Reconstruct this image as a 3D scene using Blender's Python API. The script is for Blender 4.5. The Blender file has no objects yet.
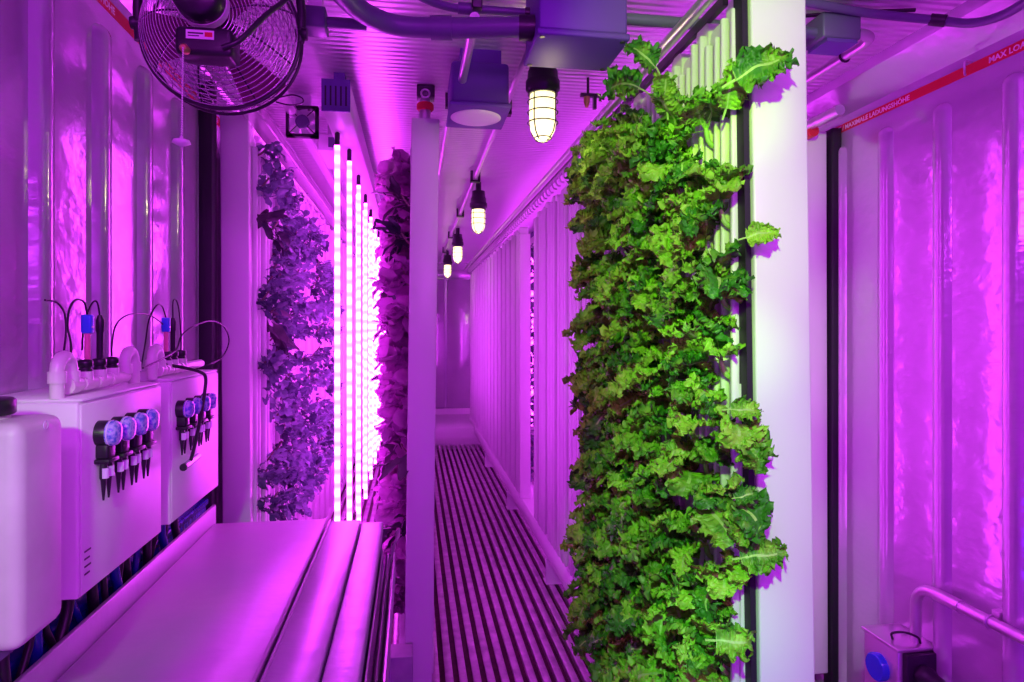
import bpy, bmesh, math, random
from mathutils import Vector, Matrix, noise
R = math.radians
PI = math.pi
random.seed(7)
C = bpy.context.scene.collection
SC = bpy.context.scene

# ------------------------------------------------------------------ camera
H = 1.5
YAW = R(8.8)
FPX = 640.0
HOR = 327.0
cam_d = bpy.data.cameras.new('camera'); cam_d.sensor_width = 36; cam_d.lens = FPX/1024*36
cam_d.shift_y = -(341-HOR)/1024
cam_d.clip_start = .02
cam = bpy.data.objects.new('camera', cam_d); C.objects.link(cam)
cam.location = (0, 0, H); cam.rotation_euler = (PI/2, 0, -YAW)
SC.camera = cam
_f = Vector((math.sin(YAW), math.cos(YAW), 0)); _r = Vector((math.cos(YAW), -math.sin(YAW), 0))
def P(px, py, X=None, Y=None, Z=None, F=None):
    """the point of the room seen at a pixel, on a plane of the room"""
    d = _f + _r*((px-512)/FPX) + Vector((0, 0, (HOR-py)/FPX))
    if X is not None: t = X/d.x
    elif Y is not None: t = Y/d.y
    elif Z is not None: t = (Z-H)/d.z
    else: t = F
    return Vector((0, 0, H)) + d*t

# ------------------------------------------------------------------ materials
def mat(name, col, rough=.5, metal=0., bump=None, emis=None, spec=.5, trans=0., var=None, sss=0., alpha=1.):
    m = bpy.data.materials.new(name); m.use_nodes = True
    nt = m.node_tree; b = nt.nodes['Principled BSDF']
    b.inputs['Base Color'].default_value = (*col, 1)
    b.inputs['Roughness'].default_value = rough
    b.inputs['Metallic'].default_value = metal
    b.inputs['Specular IOR Level'].default_value = spec
    b.inputs['Transmission Weight'].default_value = trans
    b.inputs['Alpha'].default_value = alpha
    if emis:
        b.inputs['Emission Color'].default_value = (*emis[0], 1); b.inputs['Emission Strength'].default_value = emis[1]
    tc = nt.nodes.new('ShaderNodeTexCoord')
    if var:      # (scale, amount, second colour)
        n = nt.nodes.new('ShaderNodeTexNoise'); n.inputs['Scale'].default_value = var[0]; n.inputs['Detail'].default_value = 6
        nt.links.new(tc.outputs['Object'], n.inputs['Vector'])
        r = nt.nodes.new('ShaderNodeValToRGB'); r.color_ramp.elements[0].position = .5-var[1]; r.color_ramp.elements[1].position = .5+var[1]
        r.color_ramp.elements[0].color = (*col, 1); r.color_ramp.elements[1].color = (*var[2], 1)
        nt.links.new(n.outputs['Fac'], r.inputs['Fac']); nt.links.new(r.outputs['Color'], b.inputs['Base Color'])
    if bump:     # (scale vector, strength, distance)
        mp = nt.nodes.new('ShaderNodeMapping'); mp.inputs['Scale'].default_value = bump[0]
        n = nt.nodes.new('ShaderNodeTexNoise'); n.inputs['Scale'].default_value = 1; n.inputs['Detail'].default_value = 3
        nt.links.new(tc.outputs['Object'], mp.inputs['Vector']); nt.links.new(mp.outputs['Vector'], n.inputs['Vector'])
        bp = nt.nodes.new('ShaderNodeBump'); bp.inputs['Strength'].default_value = bump[1]; bp.inputs['Distance'].default_value = bump[2]
        nt.links.new(n.outputs['Fac'], bp.inputs['Height']); nt.links.new(bp.outputs['Normal'], b.inputs['Normal'])
    return m
M = {}
M['wall'] = mat('wall_steel', (.64, .60, .68), .15, .45, bump=((1.5, 9, 17), .34, .009), var=(3, .2, (.56, .52, .60)))
M['ceil'] = mat('ceiling_steel', (.72, .70, .74), .30, .45)
M['floor'] = mat('floor_aluminium', (.74, .52, .68), .36, .35, bump=((60, 8, 60), .4, .003), var=(14, .25, (.36, .26, .34)))
M['floor_low'] = mat('floor_channel', (.20, .05, .10), .6, .1, var=(30, .2, (.10, .03, .06)))
M['steel'] = mat('table_steel', (.62, .55, .62), .42, .4, bump=((9, 14, 6), .5, .008), var=(5, .25, (.55, .5, .6)))
M['white'] = mat('white_plastic', (.80, .80, .80), .38)
M['panel'] = mat('painted_panel', (.80, .80, .79), .32, var=(2, .3, (.76, .76, .76)))
M['tower'] = mat('tower_plastic', (.82, .80, .82), .38, bump=((2, 2, .5), .1, .01))
M['pvc'] = mat('pvc', (.80, .80, .74), .3)
M['tank'] = mat('tank_plastic', (.66, .67, .64), .42, var=(9, .22, (.52, .53, .50)), bump=((8, 8, 8), .3, .01))
M['black'] = mat('black_plastic', (.015, .012, .02), .35)
M['rubber'] = mat('rubber_seal', (.01, .008, .015), .6)
M['dark'] = mat('dark_paint', (.03, .025, .035), .3, .2)
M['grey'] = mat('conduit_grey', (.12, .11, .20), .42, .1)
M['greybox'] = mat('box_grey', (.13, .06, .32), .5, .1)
M['galv'] = mat('galvanised', (.62, .58, .62), .28, .7)
M['red'] = mat('red_band', (.60, .02, .03), .5)
M['label'] = mat('label_white', (.8, .8, .78), .5)
M['letter'] = mat('letter_white', (.85, .75, .75), .5)
M['brass'] = mat('brass', (.6, .42, .15), .35, .8)
M['blue'] = mat('blue_plastic', (.03, .18, .75), .3)
M['pump'] = mat('pump_blue', (.02, .07, .55), .15)
M['pumpcap'] = mat('pump_cap', (.10, .16, .65), .12, spec=.8, var=(120, .1, (.5, .5, .85)))
M['clear'] = mat('clear_plastic', (.75, .7, .85), .1, spec=.8)
M['reservoir'] = mat('reservoir_blue', (.01, .02, .30), .25, bump=((30, 30, 6), .4, .01))
M['cage'] = mat('cage_wire', (.62, .50, .62), .25, .8)
M['fanblade'] = mat('fan_blade', (.20, .05, .12), .35, .3)
M['wood'] = mat('board', (.45, .38, .45), .5, var=(12, .2, (.3, .25, .35)))
M['rod'] = mat('probe_rod', (.75, .25, .35), .2)
M['globe'] = mat('lamp_glass', (1, .95, .7), .3, emis=((1, .88, .36), 1.9))
M['stem'] = mat('stem', (.36, .62, .14), .45)
M['stem2'] = mat('stem_dark', (.20, .16, .12), .5)

def leafmat(name, c1, c2, scale, rough=.42, tr=.25):
    m = bpy.data.materials.new(name); m.use_nodes = True; nt = m.node_tree
    b = nt.nodes['Principled BSDF']; out = nt.nodes['Material Output']
    tc = nt.nodes.new('ShaderNodeTexCoord'); n = nt.nodes.new('ShaderNodeTexNoise'); n.inputs['Scale'].default_value = scale; n.inputs['Detail'].default_value = 4
    nt.links.new(tc.outputs['Object'], n.inputs['Vector'])
    oi = nt.nodes.new('ShaderNodeObjectInfo')
    ad = nt.nodes.new('ShaderNodeMath'); ad.operation = 'MULTIPLY_ADD'; ad.inputs[1].default_value = .5; ad.inputs[2].default_value = -.25
    nt.links.new(oi.outputs['Random'], ad.inputs[0])
    a2 = nt.nodes.new('ShaderNodeMath'); a2.operation = 'ADD'; nt.links.new(ad.outputs[0], a2.inputs[0]); nt.links.new(n.outputs['Fac'], a2.inputs[1])
    r = nt.nodes.new('ShaderNodeValToRGB'); r.color_ramp.elements[0].position = .3; r.color_ramp.elements[1].position = .7
    r.color_ramp.elements[0].color = (*c1, 1); r.color_ramp.elements[1].color = (*c2, 1)
    nt.links.new(a2.outputs[0], r.inputs['Fac']); nt.links.new(r.outputs['Color'], b.inputs['Base Color'])
    b.inputs['Roughness'].default_value = rough
    t = nt.nodes.new('ShaderNodeBsdfTranslucent'); nt.links.new(r.outputs['Color'], t.inputs['Color'])
    mx = nt.nodes.new('ShaderNodeMixShader'); mx.inputs[0].default_value = tr
    nt.links.new(b.outputs[0], mx.inputs[1]); nt.links.new(t.outputs[0], mx.inputs[2]); nt.links.new(mx.outputs[0], out.inputs['Surface'])
    return m
M['kale'] = leafmat('kale_leaf', (.05, .26, .02), (.36, .74, .05), 18)
M['herb'] = leafmat('herb_leaf', (.06, .11, .13), (.24, .30, .36), 30)
M['herbdark'] = leafmat('herb_dark', (.03, .04, .05), (.14, .10, .13), 20)
M['lettuce'] = leafmat('red_lettuce', (.44, .14, .42), (.74, .34, .66), 25, tr=.6)

def led_mat(name, k):
    m = bpy.data.materials.new(name); m.use_nodes = True; nt = m.node_tree; b = nt.nodes['Principled BSDF']
    b.inputs['Base Color'].default_value = (.8, .8, .8, 1)
    tc = nt.nodes.new('ShaderNodeTexCoord'); s = nt.nodes.new('ShaderNodeSeparateXYZ'); nt.links.new(tc.outputs['Object'], s.inputs[0])
    w = nt.nodes.new('ShaderNodeMath'); w.operation = 'MULTIPLY'; w.inputs[1].default_value = 2*PI/.055; nt.links.new(s.outputs['Z'], w.inputs[0])
    q = nt.nodes.new('ShaderNodeMath'); q.operation = 'SINE'; nt.links.new(w.outputs[0], q.inputs[0])
    a = nt.nodes.new('ShaderNodeMath'); a.operation = 'MULTIPLY_ADD'; a.inputs[1].default_value = k*.4; a.inputs[2].default_value = k*.8; nt.links.new(q.outputs[0], a.inputs[0])
    b.inputs['Emission Color'].default_value = LEDCOL
    nt.links.new(a.outputs[0], b.inputs['Emission Strength'])
    return m
LEDCOL = (.80, .05, 1.0, 1)
M['led'] = led_mat('led_strip', 24)
M['led2'] = led_mat('led_strip_kale_bay', 8.5)

def ceil_nodes(m):
    nt = m.node_tree; b = nt.nodes['Principled BSDF']
    tc = nt.nodes.new('ShaderNodeTexCoord'); s = nt.nodes.new('ShaderNodeSeparateXYZ'); nt.links.new(tc.outputs['Object'], s.inputs[0])
    w = nt.nodes.new('ShaderNodeMath'); w.operation = 'MULTIPLY'; w.inputs[1].default_value = 2*PI/.034; nt.links.new(s.outputs['Y'], w.inputs[0])
    q = nt.nodes.new('ShaderNodeMath'); q.operation = 'SINE'; nt.links.new(w.outputs[0], q.inputs[0])
    bp = nt.nodes.new('ShaderNodeBump'); bp.inputs['Strength'].default_value = .55; bp.inputs['Distance'].default_value = .006
    nt.links.new(q.outputs[0], bp.inputs['Height']); nt.links.new(bp.outputs['Normal'], b.inputs['Normal'])
ceil_nodes(M['ceil'])

# ------------------------------------------------------------------ mesh building
class MB:
    def __init__(s): s.v = []; s.f = []; s.sm = []
    def add(s, vs, fs, smooth=False):
        o = len(s.v); s.v += [tuple(v) for v in vs]; s.f += [tuple(i+o for i in f) for f in fs]; s.sm += [smooth]*len(fs); return s
    def box(s, a, b, bev=0, seg=2):
        x0, x1 = sorted((a[0], b[0])); y0, y1 = sorted((a[1], b[1])); z0, z1 = sorted((a[2], b[2]))
        bm = bmesh.new(); bmesh.ops.create_cube(bm, size=1)
        for v in bm.verts:
            v.co = Vector(((x0+x1)/2+v.co.x*(x1-x0), (y0+y1)/2+v.co.y*(y1-y0), (z0+z1)/2+v.co.z*(z1-z0)))
        if bev: bmesh.ops.bevel(bm, geom=list(bm.edges), offset=bev, segments=seg, affect='EDGES', profile=.5, clamp_overlap=True)
        bm.verts.index_update()
        s.add([v.co for v in bm.verts], [[v.index for v in f.verts] for f in bm.faces], bool(bev)); bm.free(); return s
    def tube(s, pts, r, seg=10, cap=True, smooth=True):
        pts = [Vector(p) for p in pts]; n = len(pts)
        rs = r if isinstance(r, (list, tuple)) else [r]*n
        vs = []; t0 = (pts[1]-pts[0]).normalized()
        ref = Vector((0, 0, 1)) if abs(t0.z) < .9 else Vector((1, 0, 0))
        u = t0.cross(ref).normalized()
        for i, p in enumerate(pts):
            t = (pts[min(i+1, n-1)]-pts[max(i-1, 0)]).normalized()
            u = (u-t*u.dot(t)).normalized(); w = t.cross(u)
            for k in range(seg):
                a = 2*PI*k/seg; vs.append(p+(u*math.cos(a)+w*math.sin(a))*rs[i])
        fs = [[i*seg+k, i*seg+(k+1) % seg, (i+1)*seg+(k+1) % seg, (i+1)*seg+k] for i in range(n-1) for k in range(seg)]
        s.add(vs, fs, smooth)
        if cap:
            s.add(vs[:seg], [list(range(seg))[::-1]]); s.add(vs[-seg:], [list(range(seg))])
        return s
    def cyl(s, a, b, r, seg=16, r2=None): return s.tube([a, b], [r, r if r2 is None else r2], seg)
    def lathe(s, base, axis, prof, seg=20):
        """prof: (distance along the axis, radius)"""
        ax = Vector(axis).normalized(); ref = Vector((0, 0, 1)) if abs(ax.z) < .9 else Vector((1, 0, 0))
        u = ax.cross(ref).normalized(); w = ax.cross(u); b = Vector(base); vs = []
        for d, r in prof:
            for k in range(seg):
                a = 2*PI*k/seg; vs.append(b+ax*d+(u*math.cos(a)+w*math.sin(a))*max(r, 1e-4))
        n = len(prof)
        s.add(vs, [[i*seg+k, i*seg+(k+1) % seg, (i+1)*seg+(k+1) % seg, (i+1)*seg+k] for i in range(n-1) for k in range(seg)], True)
        s.add(vs[:seg], [list(range(seg))[::-1]]); s.add(vs[-seg:], [list(range(seg))]); return s
    def torus(s, c, axis, Rr, r, seg=48, rs=6):
        ax = Vector(axis).normalized(); ref = Vector((0, 0, 1)) if abs(ax.z) < .9 else Vector((1, 0, 0))
        u = ax.cross(ref).normalized(); w = ax.cross(u); c = Vector(c); vs = []
        for i in range(seg):
            a = 2*PI*i/seg; d = u*math.cos(a)+w*math.sin(a)
            for k in range(rs):
                b = 2*PI*k/rs; vs.append(c+d*(Rr+r*math.cos(b))+ax*r*math.sin(b))
        s.add(vs, [[i*rs+k, i*rs+(k+1) % rs, ((i+1) % seg)*rs+(k+1) % rs, ((i+1) % seg)*rs+k] for i in range(seg) for k in range(rs)], True); return s
    def prism(s, poly, vec):
        vec = Vector(vec); a = [Vector(p) for p in poly]; n = len(a)
        s.add(a+[p+vec for p in a], [list(range(n)), list(range(2*n-1, n-1, -1))]+[[i, i+n, (i+1) % n+n, (i+1) % n] for i in range(n)]); return s
    def mesh(s, name):
        me = bpy.data.meshes.new(name); me.from_pydata(s.v, [], s.f); me.update()
        bm = bmesh.new(); bm.from_mesh(me); bmesh.ops.recalc_face_normals(bm, faces=bm.faces); bm.to_mesh(me); bm.free()
        me.polygons.foreach_set('use_smooth', s.sm); return me
    def build(s, name, m, parent=None):
        me = s.mesh(name); me.materials.append(m); o = bpy.data.objects.new(name, me); C.objects.link(o)
        if parent is not None:
            o.parent = parent; o.matrix_parent_inverse = Matrix.Translation(parent.location).inverted() if parent.type == 'EMPTY' else Matrix()
        return o
def smooth(pts, n=6):
    pts = [Vector(p) for p in pts]; q = [pts[0]*2-pts[1]]+pts+[pts[-1]*2-pts[-2]]; out = []
    for i in range(1, len(q)-2):
        for k in range(n):
            t = k/n; a, b, c, d = q[i-1:i+3]
            out.append(.5*((2*b)+(c-a)*t+(2*a-5*b+4*c-d)*t*t+(3*b-a-3*c+d)*t**3))
    return out+[pts[-1]]
def tag(o, label, cat, group=None, kind=None):
    o['label'] = label; o['category'] = cat
    if group: o['group'] = group
    if kind: o['kind'] = kind
    return o
def thing(name, label, cat, loc=(0, 0, 0), group=None):
    o = bpy.data.objects.new(name, None); o.empty_display_size = .05; C.objects.link(o); o.location = loc
    return tag(o, label, cat, group)
def struct(name, mb, m, parent=None):
    o = mb.build(name, m, parent); o['kind'] = 'structure'; return o
def copy_tree(o, parent=None):
    c = o.copy(); C.objects.link(c)
    if parent is not None: c.parent = parent
    for ch in list(o.children): copy_tree(ch, c)
    return c
ORD = ['', 'first', 'second', 'third', 'fourth', 'fifth', 'sixth', 'seventh', 'eighth', 'ninth', 'tenth', 'eleventh', 'twelfth', 'thirteenth', 'fourteenth', 'fifteenth', 'sixteenth', 'seventeenth', 'eighteenth', 'nineteenth']
def ordn(n):
    if n < 20: return ORD[n]
    return '%d%s' % (n, {1: 'st', 2: 'nd', 3: 'rd'}.get(n % 10, 'th'))

# ------------------------------------------------------------------ the room
XL, XR, YB, YE, ZC = -.75, 1.71, -1.3, 9.5, 2.45
def rib(mb, x, y, s, z0=.05, z1=2.2, w=.052, d=.024):
    n = 8; prof = [(y-w/2-.012, 0), (y-w/2, d*.55), (y-w/4, d), (y+w/4, d), (y+w/2, d*.55), (y+w/2+.012, 0)]
    rows = [(z0, 1)]+[(z1-.0+math.sin(a*PI/2/n)*w*.6, math.cos(a*PI/2/n)) for a in range(n+1)]
    vs = [(x+s*pd*k, y+(py-y)*(k if k > .02 else .02), z) for z, k in rows for py, pd in prof]
    m = len(prof)
    mb.add(vs, [[i*m+j, i*m+j+1, (i+1)*m+j+1, (i+1)*m+j] for i in range(len(rows)-1) for j in range(m-1)], True)
w = MB().box((XL-.05, YB, -.1), (XL, YE, ZC+.05))
y = 1.43-.252*9
while y < 9.3: rib(w, XL-.001, y, 1); y += .252
struct('wall_left', w, M['wall'])
w = MB().box((XR, YB, -.1), (XR+.05, YE, ZC+.05))
y = 1.60-.252*11
while y < 9.3: rib(w, XR+.001, y, -1); y += .252
struct('wall_right', w, M['wall'])
struct('ceiling', MB().box((XL-.05, YB, ZC), (XR+.05, YE, ZC+.05)), M['ceil'])
f = MB(); x = XL+.01
while x < XR-.03:
    f.box((x, YB, -.012), (x+.034, 8.15, 0), .003, 1); f.box((x+.012, YB, -.055), (x+.022, 8.15, -.012)); x += .0585
struct('floor', f, M['floor'])
struct('floor', MB().box((XL-.05, YB, -.1), (XR+.05, YE, -.055)), M['floor_low'])
e = MB().box((XL-.05, YE, -.1), (XR+.05, YE+.05, ZC+.05))
struct('wall_end', e, M['wall'])
struct('door_1', MB().box((XL+.25, YE-.03, .3), (.46, YE, 2.2), .008, 1).box((.50, YE-.03, .3), (XR-.25, YE, 2.2), .008, 1), M['wall'])
struct('trim_1', MB().box((XL, YE-.10, 2.22), (XR, YE, 2.33), .01, 1), M['wall'])
struct('trim_2', MB().box((XL, 8.15, -.055), (XR, YE, .22), .01, 1).box((XL, YE-.08, .22), (XR, YE, .30)), M['panel'])
lr = thing('lock_rod', 'thin brass-coloured lock rod standing on the far end door', 'rod', (.22, YE-.06, .3))
MB().cyl((.20, YE-.06, .28), (.20, YE-.06, 2.22), .014).build('rod', M['brass'], lr)
MB().box((.17, YE-.075, .9), (.23, YE-.03, .95)).box((.17, YE-.075, 1.7), (.23, YE-.03, 1.75)).build('bracket', M['galv'], lr)
struct('trim_3', MB().prism([(XR, YB, 2.345), (XR, YB, ZC), (XR-.115, YB, ZC), (XR-.10, YB, 2.42)], (0, YE-YB, 0)), M['wall'])
struct('trim_4', MB().prism([(XL, YB, 2.345), (XL, YB, ZC), (XL+.115, YB, ZC), (XL+.10, YB, 2.42)], (0, YE-YB, 0)), M['wall'])
# load line with its lettering
def text_mesh(body, size, ext=.0004):
    cu = bpy.data.curves.new('t', 'FONT'); cu.body = body; cu.size = size; cu.extrude = ext; cu.resolution_u = 2; cu.offset = size*.018
    o = bpy.data.objects.new('t', cu); C.objects.link(o)
    dg = bpy.context.evaluated_depsgraph_get(); me = bpy.data.meshes.new_from_object(o.evaluated_get(dg))
    bpy.data.objects.remove(o); return me
def load_line(x, s, label):
    t = thing('load_line', label, 'load line', Vector((x, 2, 2.30)))
    MB().box((x, YB, 2.284), (x+s*.0015, YE, 2.316)).build('band', M['red'], t)
    base = text_mesh('MAX LOAD LINE / MAXIMALE LADUNGSHÖHE', .0245)
    base.materials.clear(); base.materials.append(M['letter'])
    xs = [v.co.x for v in base.vertices]; L = max(xs)
    for k in range(-1, 6):
        y0 = 1.68+k*.87 if s < 0 else 1.2+k*.87
        o = bpy.data.objects.new('lettering', base); C.objects.link(o); o.parent = t
        m = Matrix(((0, 0, s, x+s*.002), (s, 0, 0, y0), (0, 1, 0, 2.2915), (0, 0, 0, 1)))
        sc = .56/L
        o.matrix_local = Matrix.Translation(-t.location) @ m @ Matrix.Scale(sc, 4, (1, 0, 0))
load_line(XR, -1, 'red load line sticker with white lettering along the bare ribbed steel wall')
load_line(XL, 1, 'red load line sticker high on the wall behind the wire fan')
hk = thing('wall_hook', 'small pale metal hook on the red load line', 'hook', P(968, 72, X=XR-.01))
p = P(968, 72, X=XR-.012)
MB().tube(smooth([p+Vector((.01, 0, .03)), p+Vector((-.01, 0, .03)), p+Vector((-.012, 0, 0)), p+Vector((-.02, -.01, -.014))]), .0035, 8).build('hook', M['galv'], hk)

# ------------------------------------------------------------------ grow rows
def tower_mesh(h):
    w_, d = .074, .06
    mb = MB(); r = .022
    out = [(0-w_/2, 0), (w_/2, 0), (w_/2, h-r)]
    out += [(w_/2-r+r*math.cos(a*PI/8), h-r+r*math.sin(a*PI/8)) for a in range(1, 5)]
    out += [(-w_/2+r-r*math.sin(a*PI/8), h-r+r*math.cos(a*PI/8)) for a in range(0, 4)]
    out += [(-w_/2, h-r)]
    mb.prism([(0, yy, z) for yy, z in out], (d, 0, 0))
    return mb
def slot_mesh(h):   # raised lips of the planting slot along the face
    return MB().box((-.020, -.032, .03), (0, -.018, h-.04), .003, 1).box((-.020, .018, .03), (0, .032, h-.04), .003, 1)
class Row: pass
def tower_row(x, s, ys, zs, z0, lab, group, first=1):
    """s: side of the faces (-1 faces -x)"""
    protos = {}
    for i, yy in enumerate(ys):
        h = round(zs(yy, i)-z0, 2)
        if h not in protos:
            a = tower_mesh(h).mesh('tower'); a.materials.append(M['tower']); b = slot_mesh(h).mesh('lip'); b.materials.append(M['tower']); protos[h] = (a, b)
        t = bpy.data.objects.new('grow_tower', protos[h][0]); C.objects.link(t); t.location = (x+(.014 if (i % 3 == 1 and yy > 2.5) else 0), yy, z0)
        if s > 0: t.rotation_euler = (0, 0, PI)
        tag(t, lab(i+first), 'grow tower', group)
        l = bpy.data.objects.new('planting_slot', protos[h][1]); C.objects.link(l); l.parent = t
PT = .085
ysA = [1.455+PT*i for i in range(31)]
ysA = [y for y in ysA if y < 4.0]
random.seed(3)
za = lambda y, i: 1.5+(.80 if y < 2.3 else .775-.05*min(1, (y-2.3)/1.0))+[0, -.03, .01, -.04, .0, -.02][i % 6]*(1 if y < 2.8 else .3)
tower_row(.77, -1, ysA, za, .27, lambda n: 'white vertical grow tower, %s behind the tall white panel on the kale row' % ordn(n), 'grow towers along the aisle')
ysB = [4.62+PT*i for i in range(47)]
tower_row(.77, -1, ysB, lambda y, i: 2.225, .27, lambda n: 'slim white grow tower, %s beyond the narrow plant gap, toward the far door' % ordn(n), 'grow towers by the far door')
ysC = [2.56+PT*i for i in range(62)]
tower_row(-.60, 1, ysC, lambda y, i: 2.22, .2, lambda n: 'pale grow tower, %s beyond the post behind the work table' % ordn(n), 'grow towers along the wall behind the table')
ysD = [2.56+PT*i for i in range(72)]
tower_row(.010, -1, ysD, lambda y, i: 2.24, .27, lambda n: 'pale grow tower, %s behind the narrow aisle panel with the red beacon above' % ordn(n), 'grow towers behind the aisle panel')
# sill that carries the towers, with its plates
for (a, b, nm, lb, zt) in ((.77, .93, 'base_rail', 'long pale base rail under the kale row towers', .27), (-.055, .005+.075, 'base_rail', 'base rail under the towers behind the aisle panel', .27), (-.72, -.60, 'base_rail', 'base rail under the wall towers behind the work table', .20), (1.50, 1.64, 'base_rail', 'dark base rail low beside the bare steel wall', .10)):
    y0 = 1.40 if a == .77 else 2.5
    tag(MB().box((a, y0, zt-.12 if zt > .15 else 0.0), (b, 8.8, zt), .006, 1).build(nm, M['panel'] if zt > .15 else M['grey'], None), lb, 'rail', 'base rails of the grow rows')
k = 0
for F_, lb in ((2.20, 'nearest the kale'), (3.73, 'third from the far door'), (5.26, 'second from the far door'), (6.86, 'first from the far door')):
    q = P(560, 500, F=F_); yy = (F_-.80*math.sin(YAW))/math.cos(YAW)
    o = MB().prism([(.765, yy, 0), (.90, yy, 0), (.90, yy, .0), (.88, yy, .16), (.765, yy, .16)][0:2]+[(.88, yy, .15), (.765, yy, .15)], (0, .012, 0)).box((.765, yy-.004, 0), (.93, yy+.09, .006)).build('foot_plate', M['panel'])
    tag(o, 'pale foot plate under the base rail, '+lb, 'foot plate', 'foot plates under the base rail')
# end panels of the rows
def panel(name, x0, x1, y, z0, z1, label, lean=0., th=.05, flange=True):
    t = thing(name, label, 'panel', ((x0+x1)/2, y, z0))
    sh = Matrix(((1, 0, lean, -lean*H), (0, 1, 0, 0), (0, 0, 1, 0), (0, 0, 0, 1)))
    m = MB().box((x0, y, z0), (x1, y+th, z1), .005, 2)
    m.v = [tuple(sh @ Vector(v)) for v in m.v]; m.build('face', M['panel'], t)
    if flange:
        m = MB().box((x0+.004, y+th, z0), (x0+.012, y+th+.05, z1-.01)).box((x1-.012, y+th, z0), (x1-.004, y+th+.05, z1-.01))
        m.v = [tuple(sh @ Vector(v)) for v in m.v]; m.build('flange', M['panel'], t)
    return t
panel('row_cover', .788, .928, 1.385, .02, 2.42, 'tall bright white end panel beside the green kale', -.0148)
m = MB().box((.768, 1.39, .02), (.782, 1.43, 2.42)); m.v = [(v[0]-.0148*(v[2]-H), v[1], v[2]) for v in m.v]
tag(m.build('gap_seal', M['rubber']), 'black seal strip between the kale and the tall white panel', 'seal strip')
panel('row_cover', -.016, .090, 2.47, .02, 2.30, 'narrow pale purple end panel standing in front of the aisle floor grating', .0128)
panel('end_post', -.695, -.595, 2.48, .02, 2.29, 'broad pale post between the wall seal and the leafy towers behind the table', -.006)
panel('row_cover', 1.50, 1.655, 2.36, .10, 2.29, 'shaded purple end panel behind the tall white one, near the bare wall', -.003)
panel('row_post', .755, .835, 4.52, .27, 2.17, 'pale slim post part way down the aisle beside the plant gap')
tag(MB().box((-.752+.004, 2.40, .02), (-.703, 2.46, 2.40), .004).build('door_seal', M['rubber']), 'black vertical seal strip on the wall behind the dosing boxes', 'seal strip')
tag(MB().box((1.664, 2.34, .02), (1.704, 2.40, 2.30), .004).build('door_seal', M['rubber']), 'black vertical seal strip beside the bare ribbed wall', 'seal strip')
tag(MB().box((-.105, 2.36, .02), (-.000, 2.465, .30), .004).build('kick_block', M['wood']), 'scuffed block at the foot of the narrow aisle panel', 'block')

# rails above the towers
tag(MB().tube([(.70, 1.0, 2.29), (.70, 8.8, 2.29)], .016, 12).build('water_pipe', M['galv']), 'long pale water pipe above the aisle edge of the kale row', 'pipe')
rl = thing('tower_rail', 'dark-edged hanger rail over the kale row towers', 'rail', (.78, 2, 2.30))
MB().box((.765, 1.5, 2.305), (.78, 8.8, 2.33)).build('bar', M['dark'], rl)
m = MB(); y = 2.6
while y < 8.7: m.tube(smooth([(.76, y, 2.305), (.74, y, 2.28), (.745, y, 2.245), (.765, y, 2.24)], 3), .005, 6); y += PT
hm = m.build('hanger_hooks', M['galv'], rl); hm['kind'] = 'stuff'
rl = thing('tower_rail', 'perforated hanger rail over the wall towers behind the table', 'rail', (-.56, 2.5, 2.3))
m = MB(); m.box((-.605, 2.0, 2.262), (-.545, 8.6, 2.272)).box((-.605, 2.0, 2.33), (-.56, 8.6, 2.338)).build('flange', M['galv'], rl)
m = MB(); y = 2.0
while y < 7: m.box((-.602, y, 2.272), (-.590, y+.05, 2.33)); m.prism([(-.60, y+.05, 2.272), (-.60, y+.06, 2.272), (-.60, y+.12, 2.33), (-.60, y+.11, 2.33)], (.01, 0, 0)); y += .13
m.build('web', M['galv'], rl)
rl = thing('tower_rail', 'second hanger rail close to the ceiling behind the wire fan', 'rail', (-.48, 2.5, 2.3))
MB().box((-.50, 2.1, 2.36), (-.46, 8.6, 2.375)).build('bar', M['galv'], rl)
MB().box((-.50, 2.1, 2.375), (-.493, 8.6, 2.40)).build('lip', M['galv'], rl)
tag(MB().tube([(1.545, 2.13, 2.295), (1.545, 8, 2.295)], .020, 12).build('water_pipe', M['galv']), 'pale open pipe end above the shaded panel by the bare wall', 'pipe')
tag(MB().lathe((1.555, 2.30, 2.27), (0, 1, 0), [(0, .022), (.05, .022), (.06, .014)], 14).build('pipe_union', M['red']), 'small red pipe union above the shaded panel by the bare wall', 'pipe fitting')

# ------------------------------------------------------------------ LED curtains
def led_strip_mesh():
    mb = MB().box((-.010, -.009, 0), (.010, .009, 1.72)); return mb
ls = led_strip_mesh().mesh('led_strip'); ls.materials.append(M['led'])
ls2 = ls.copy(); ls2.materials.clear(); ls2.materials.append(M['led2'])
cs = MB().lathe((0, 0, 1.72), (0, 0, 1), [(0, .010), (.05, .010), (.055, .004), (.06, .004)], 10).mesh('connector'); cs.materials.append(M['dark'])
def strip(x, y, z, label, group, me=ls):
    o = bpy.data.objects.new('led_strip', me); C.objects.link(o); o.location = (x, y, z); tag(o, label, 'led strip', group)
    c = bpy.data.objects.new('connector', cs); C.objects.link(c); c.parent = o
for i in range(22):
    strip(-.285+(.012 if i % 2 else -.012), 2.62+i*.24, .50, 'glowing vertical LED strip behind the table, %s along under the louvred channel' % ordn(i+1), 'led strips behind the table')
for i in range(24):
    strip(1.20+(.012 if i % 2 else -.012), 1.86+i*.28, .50, 'glowing LED strip inside the kale row bay, %s from the white panel' % ordn(i+1), 'led strips in the kale bay', ls2)
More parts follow.
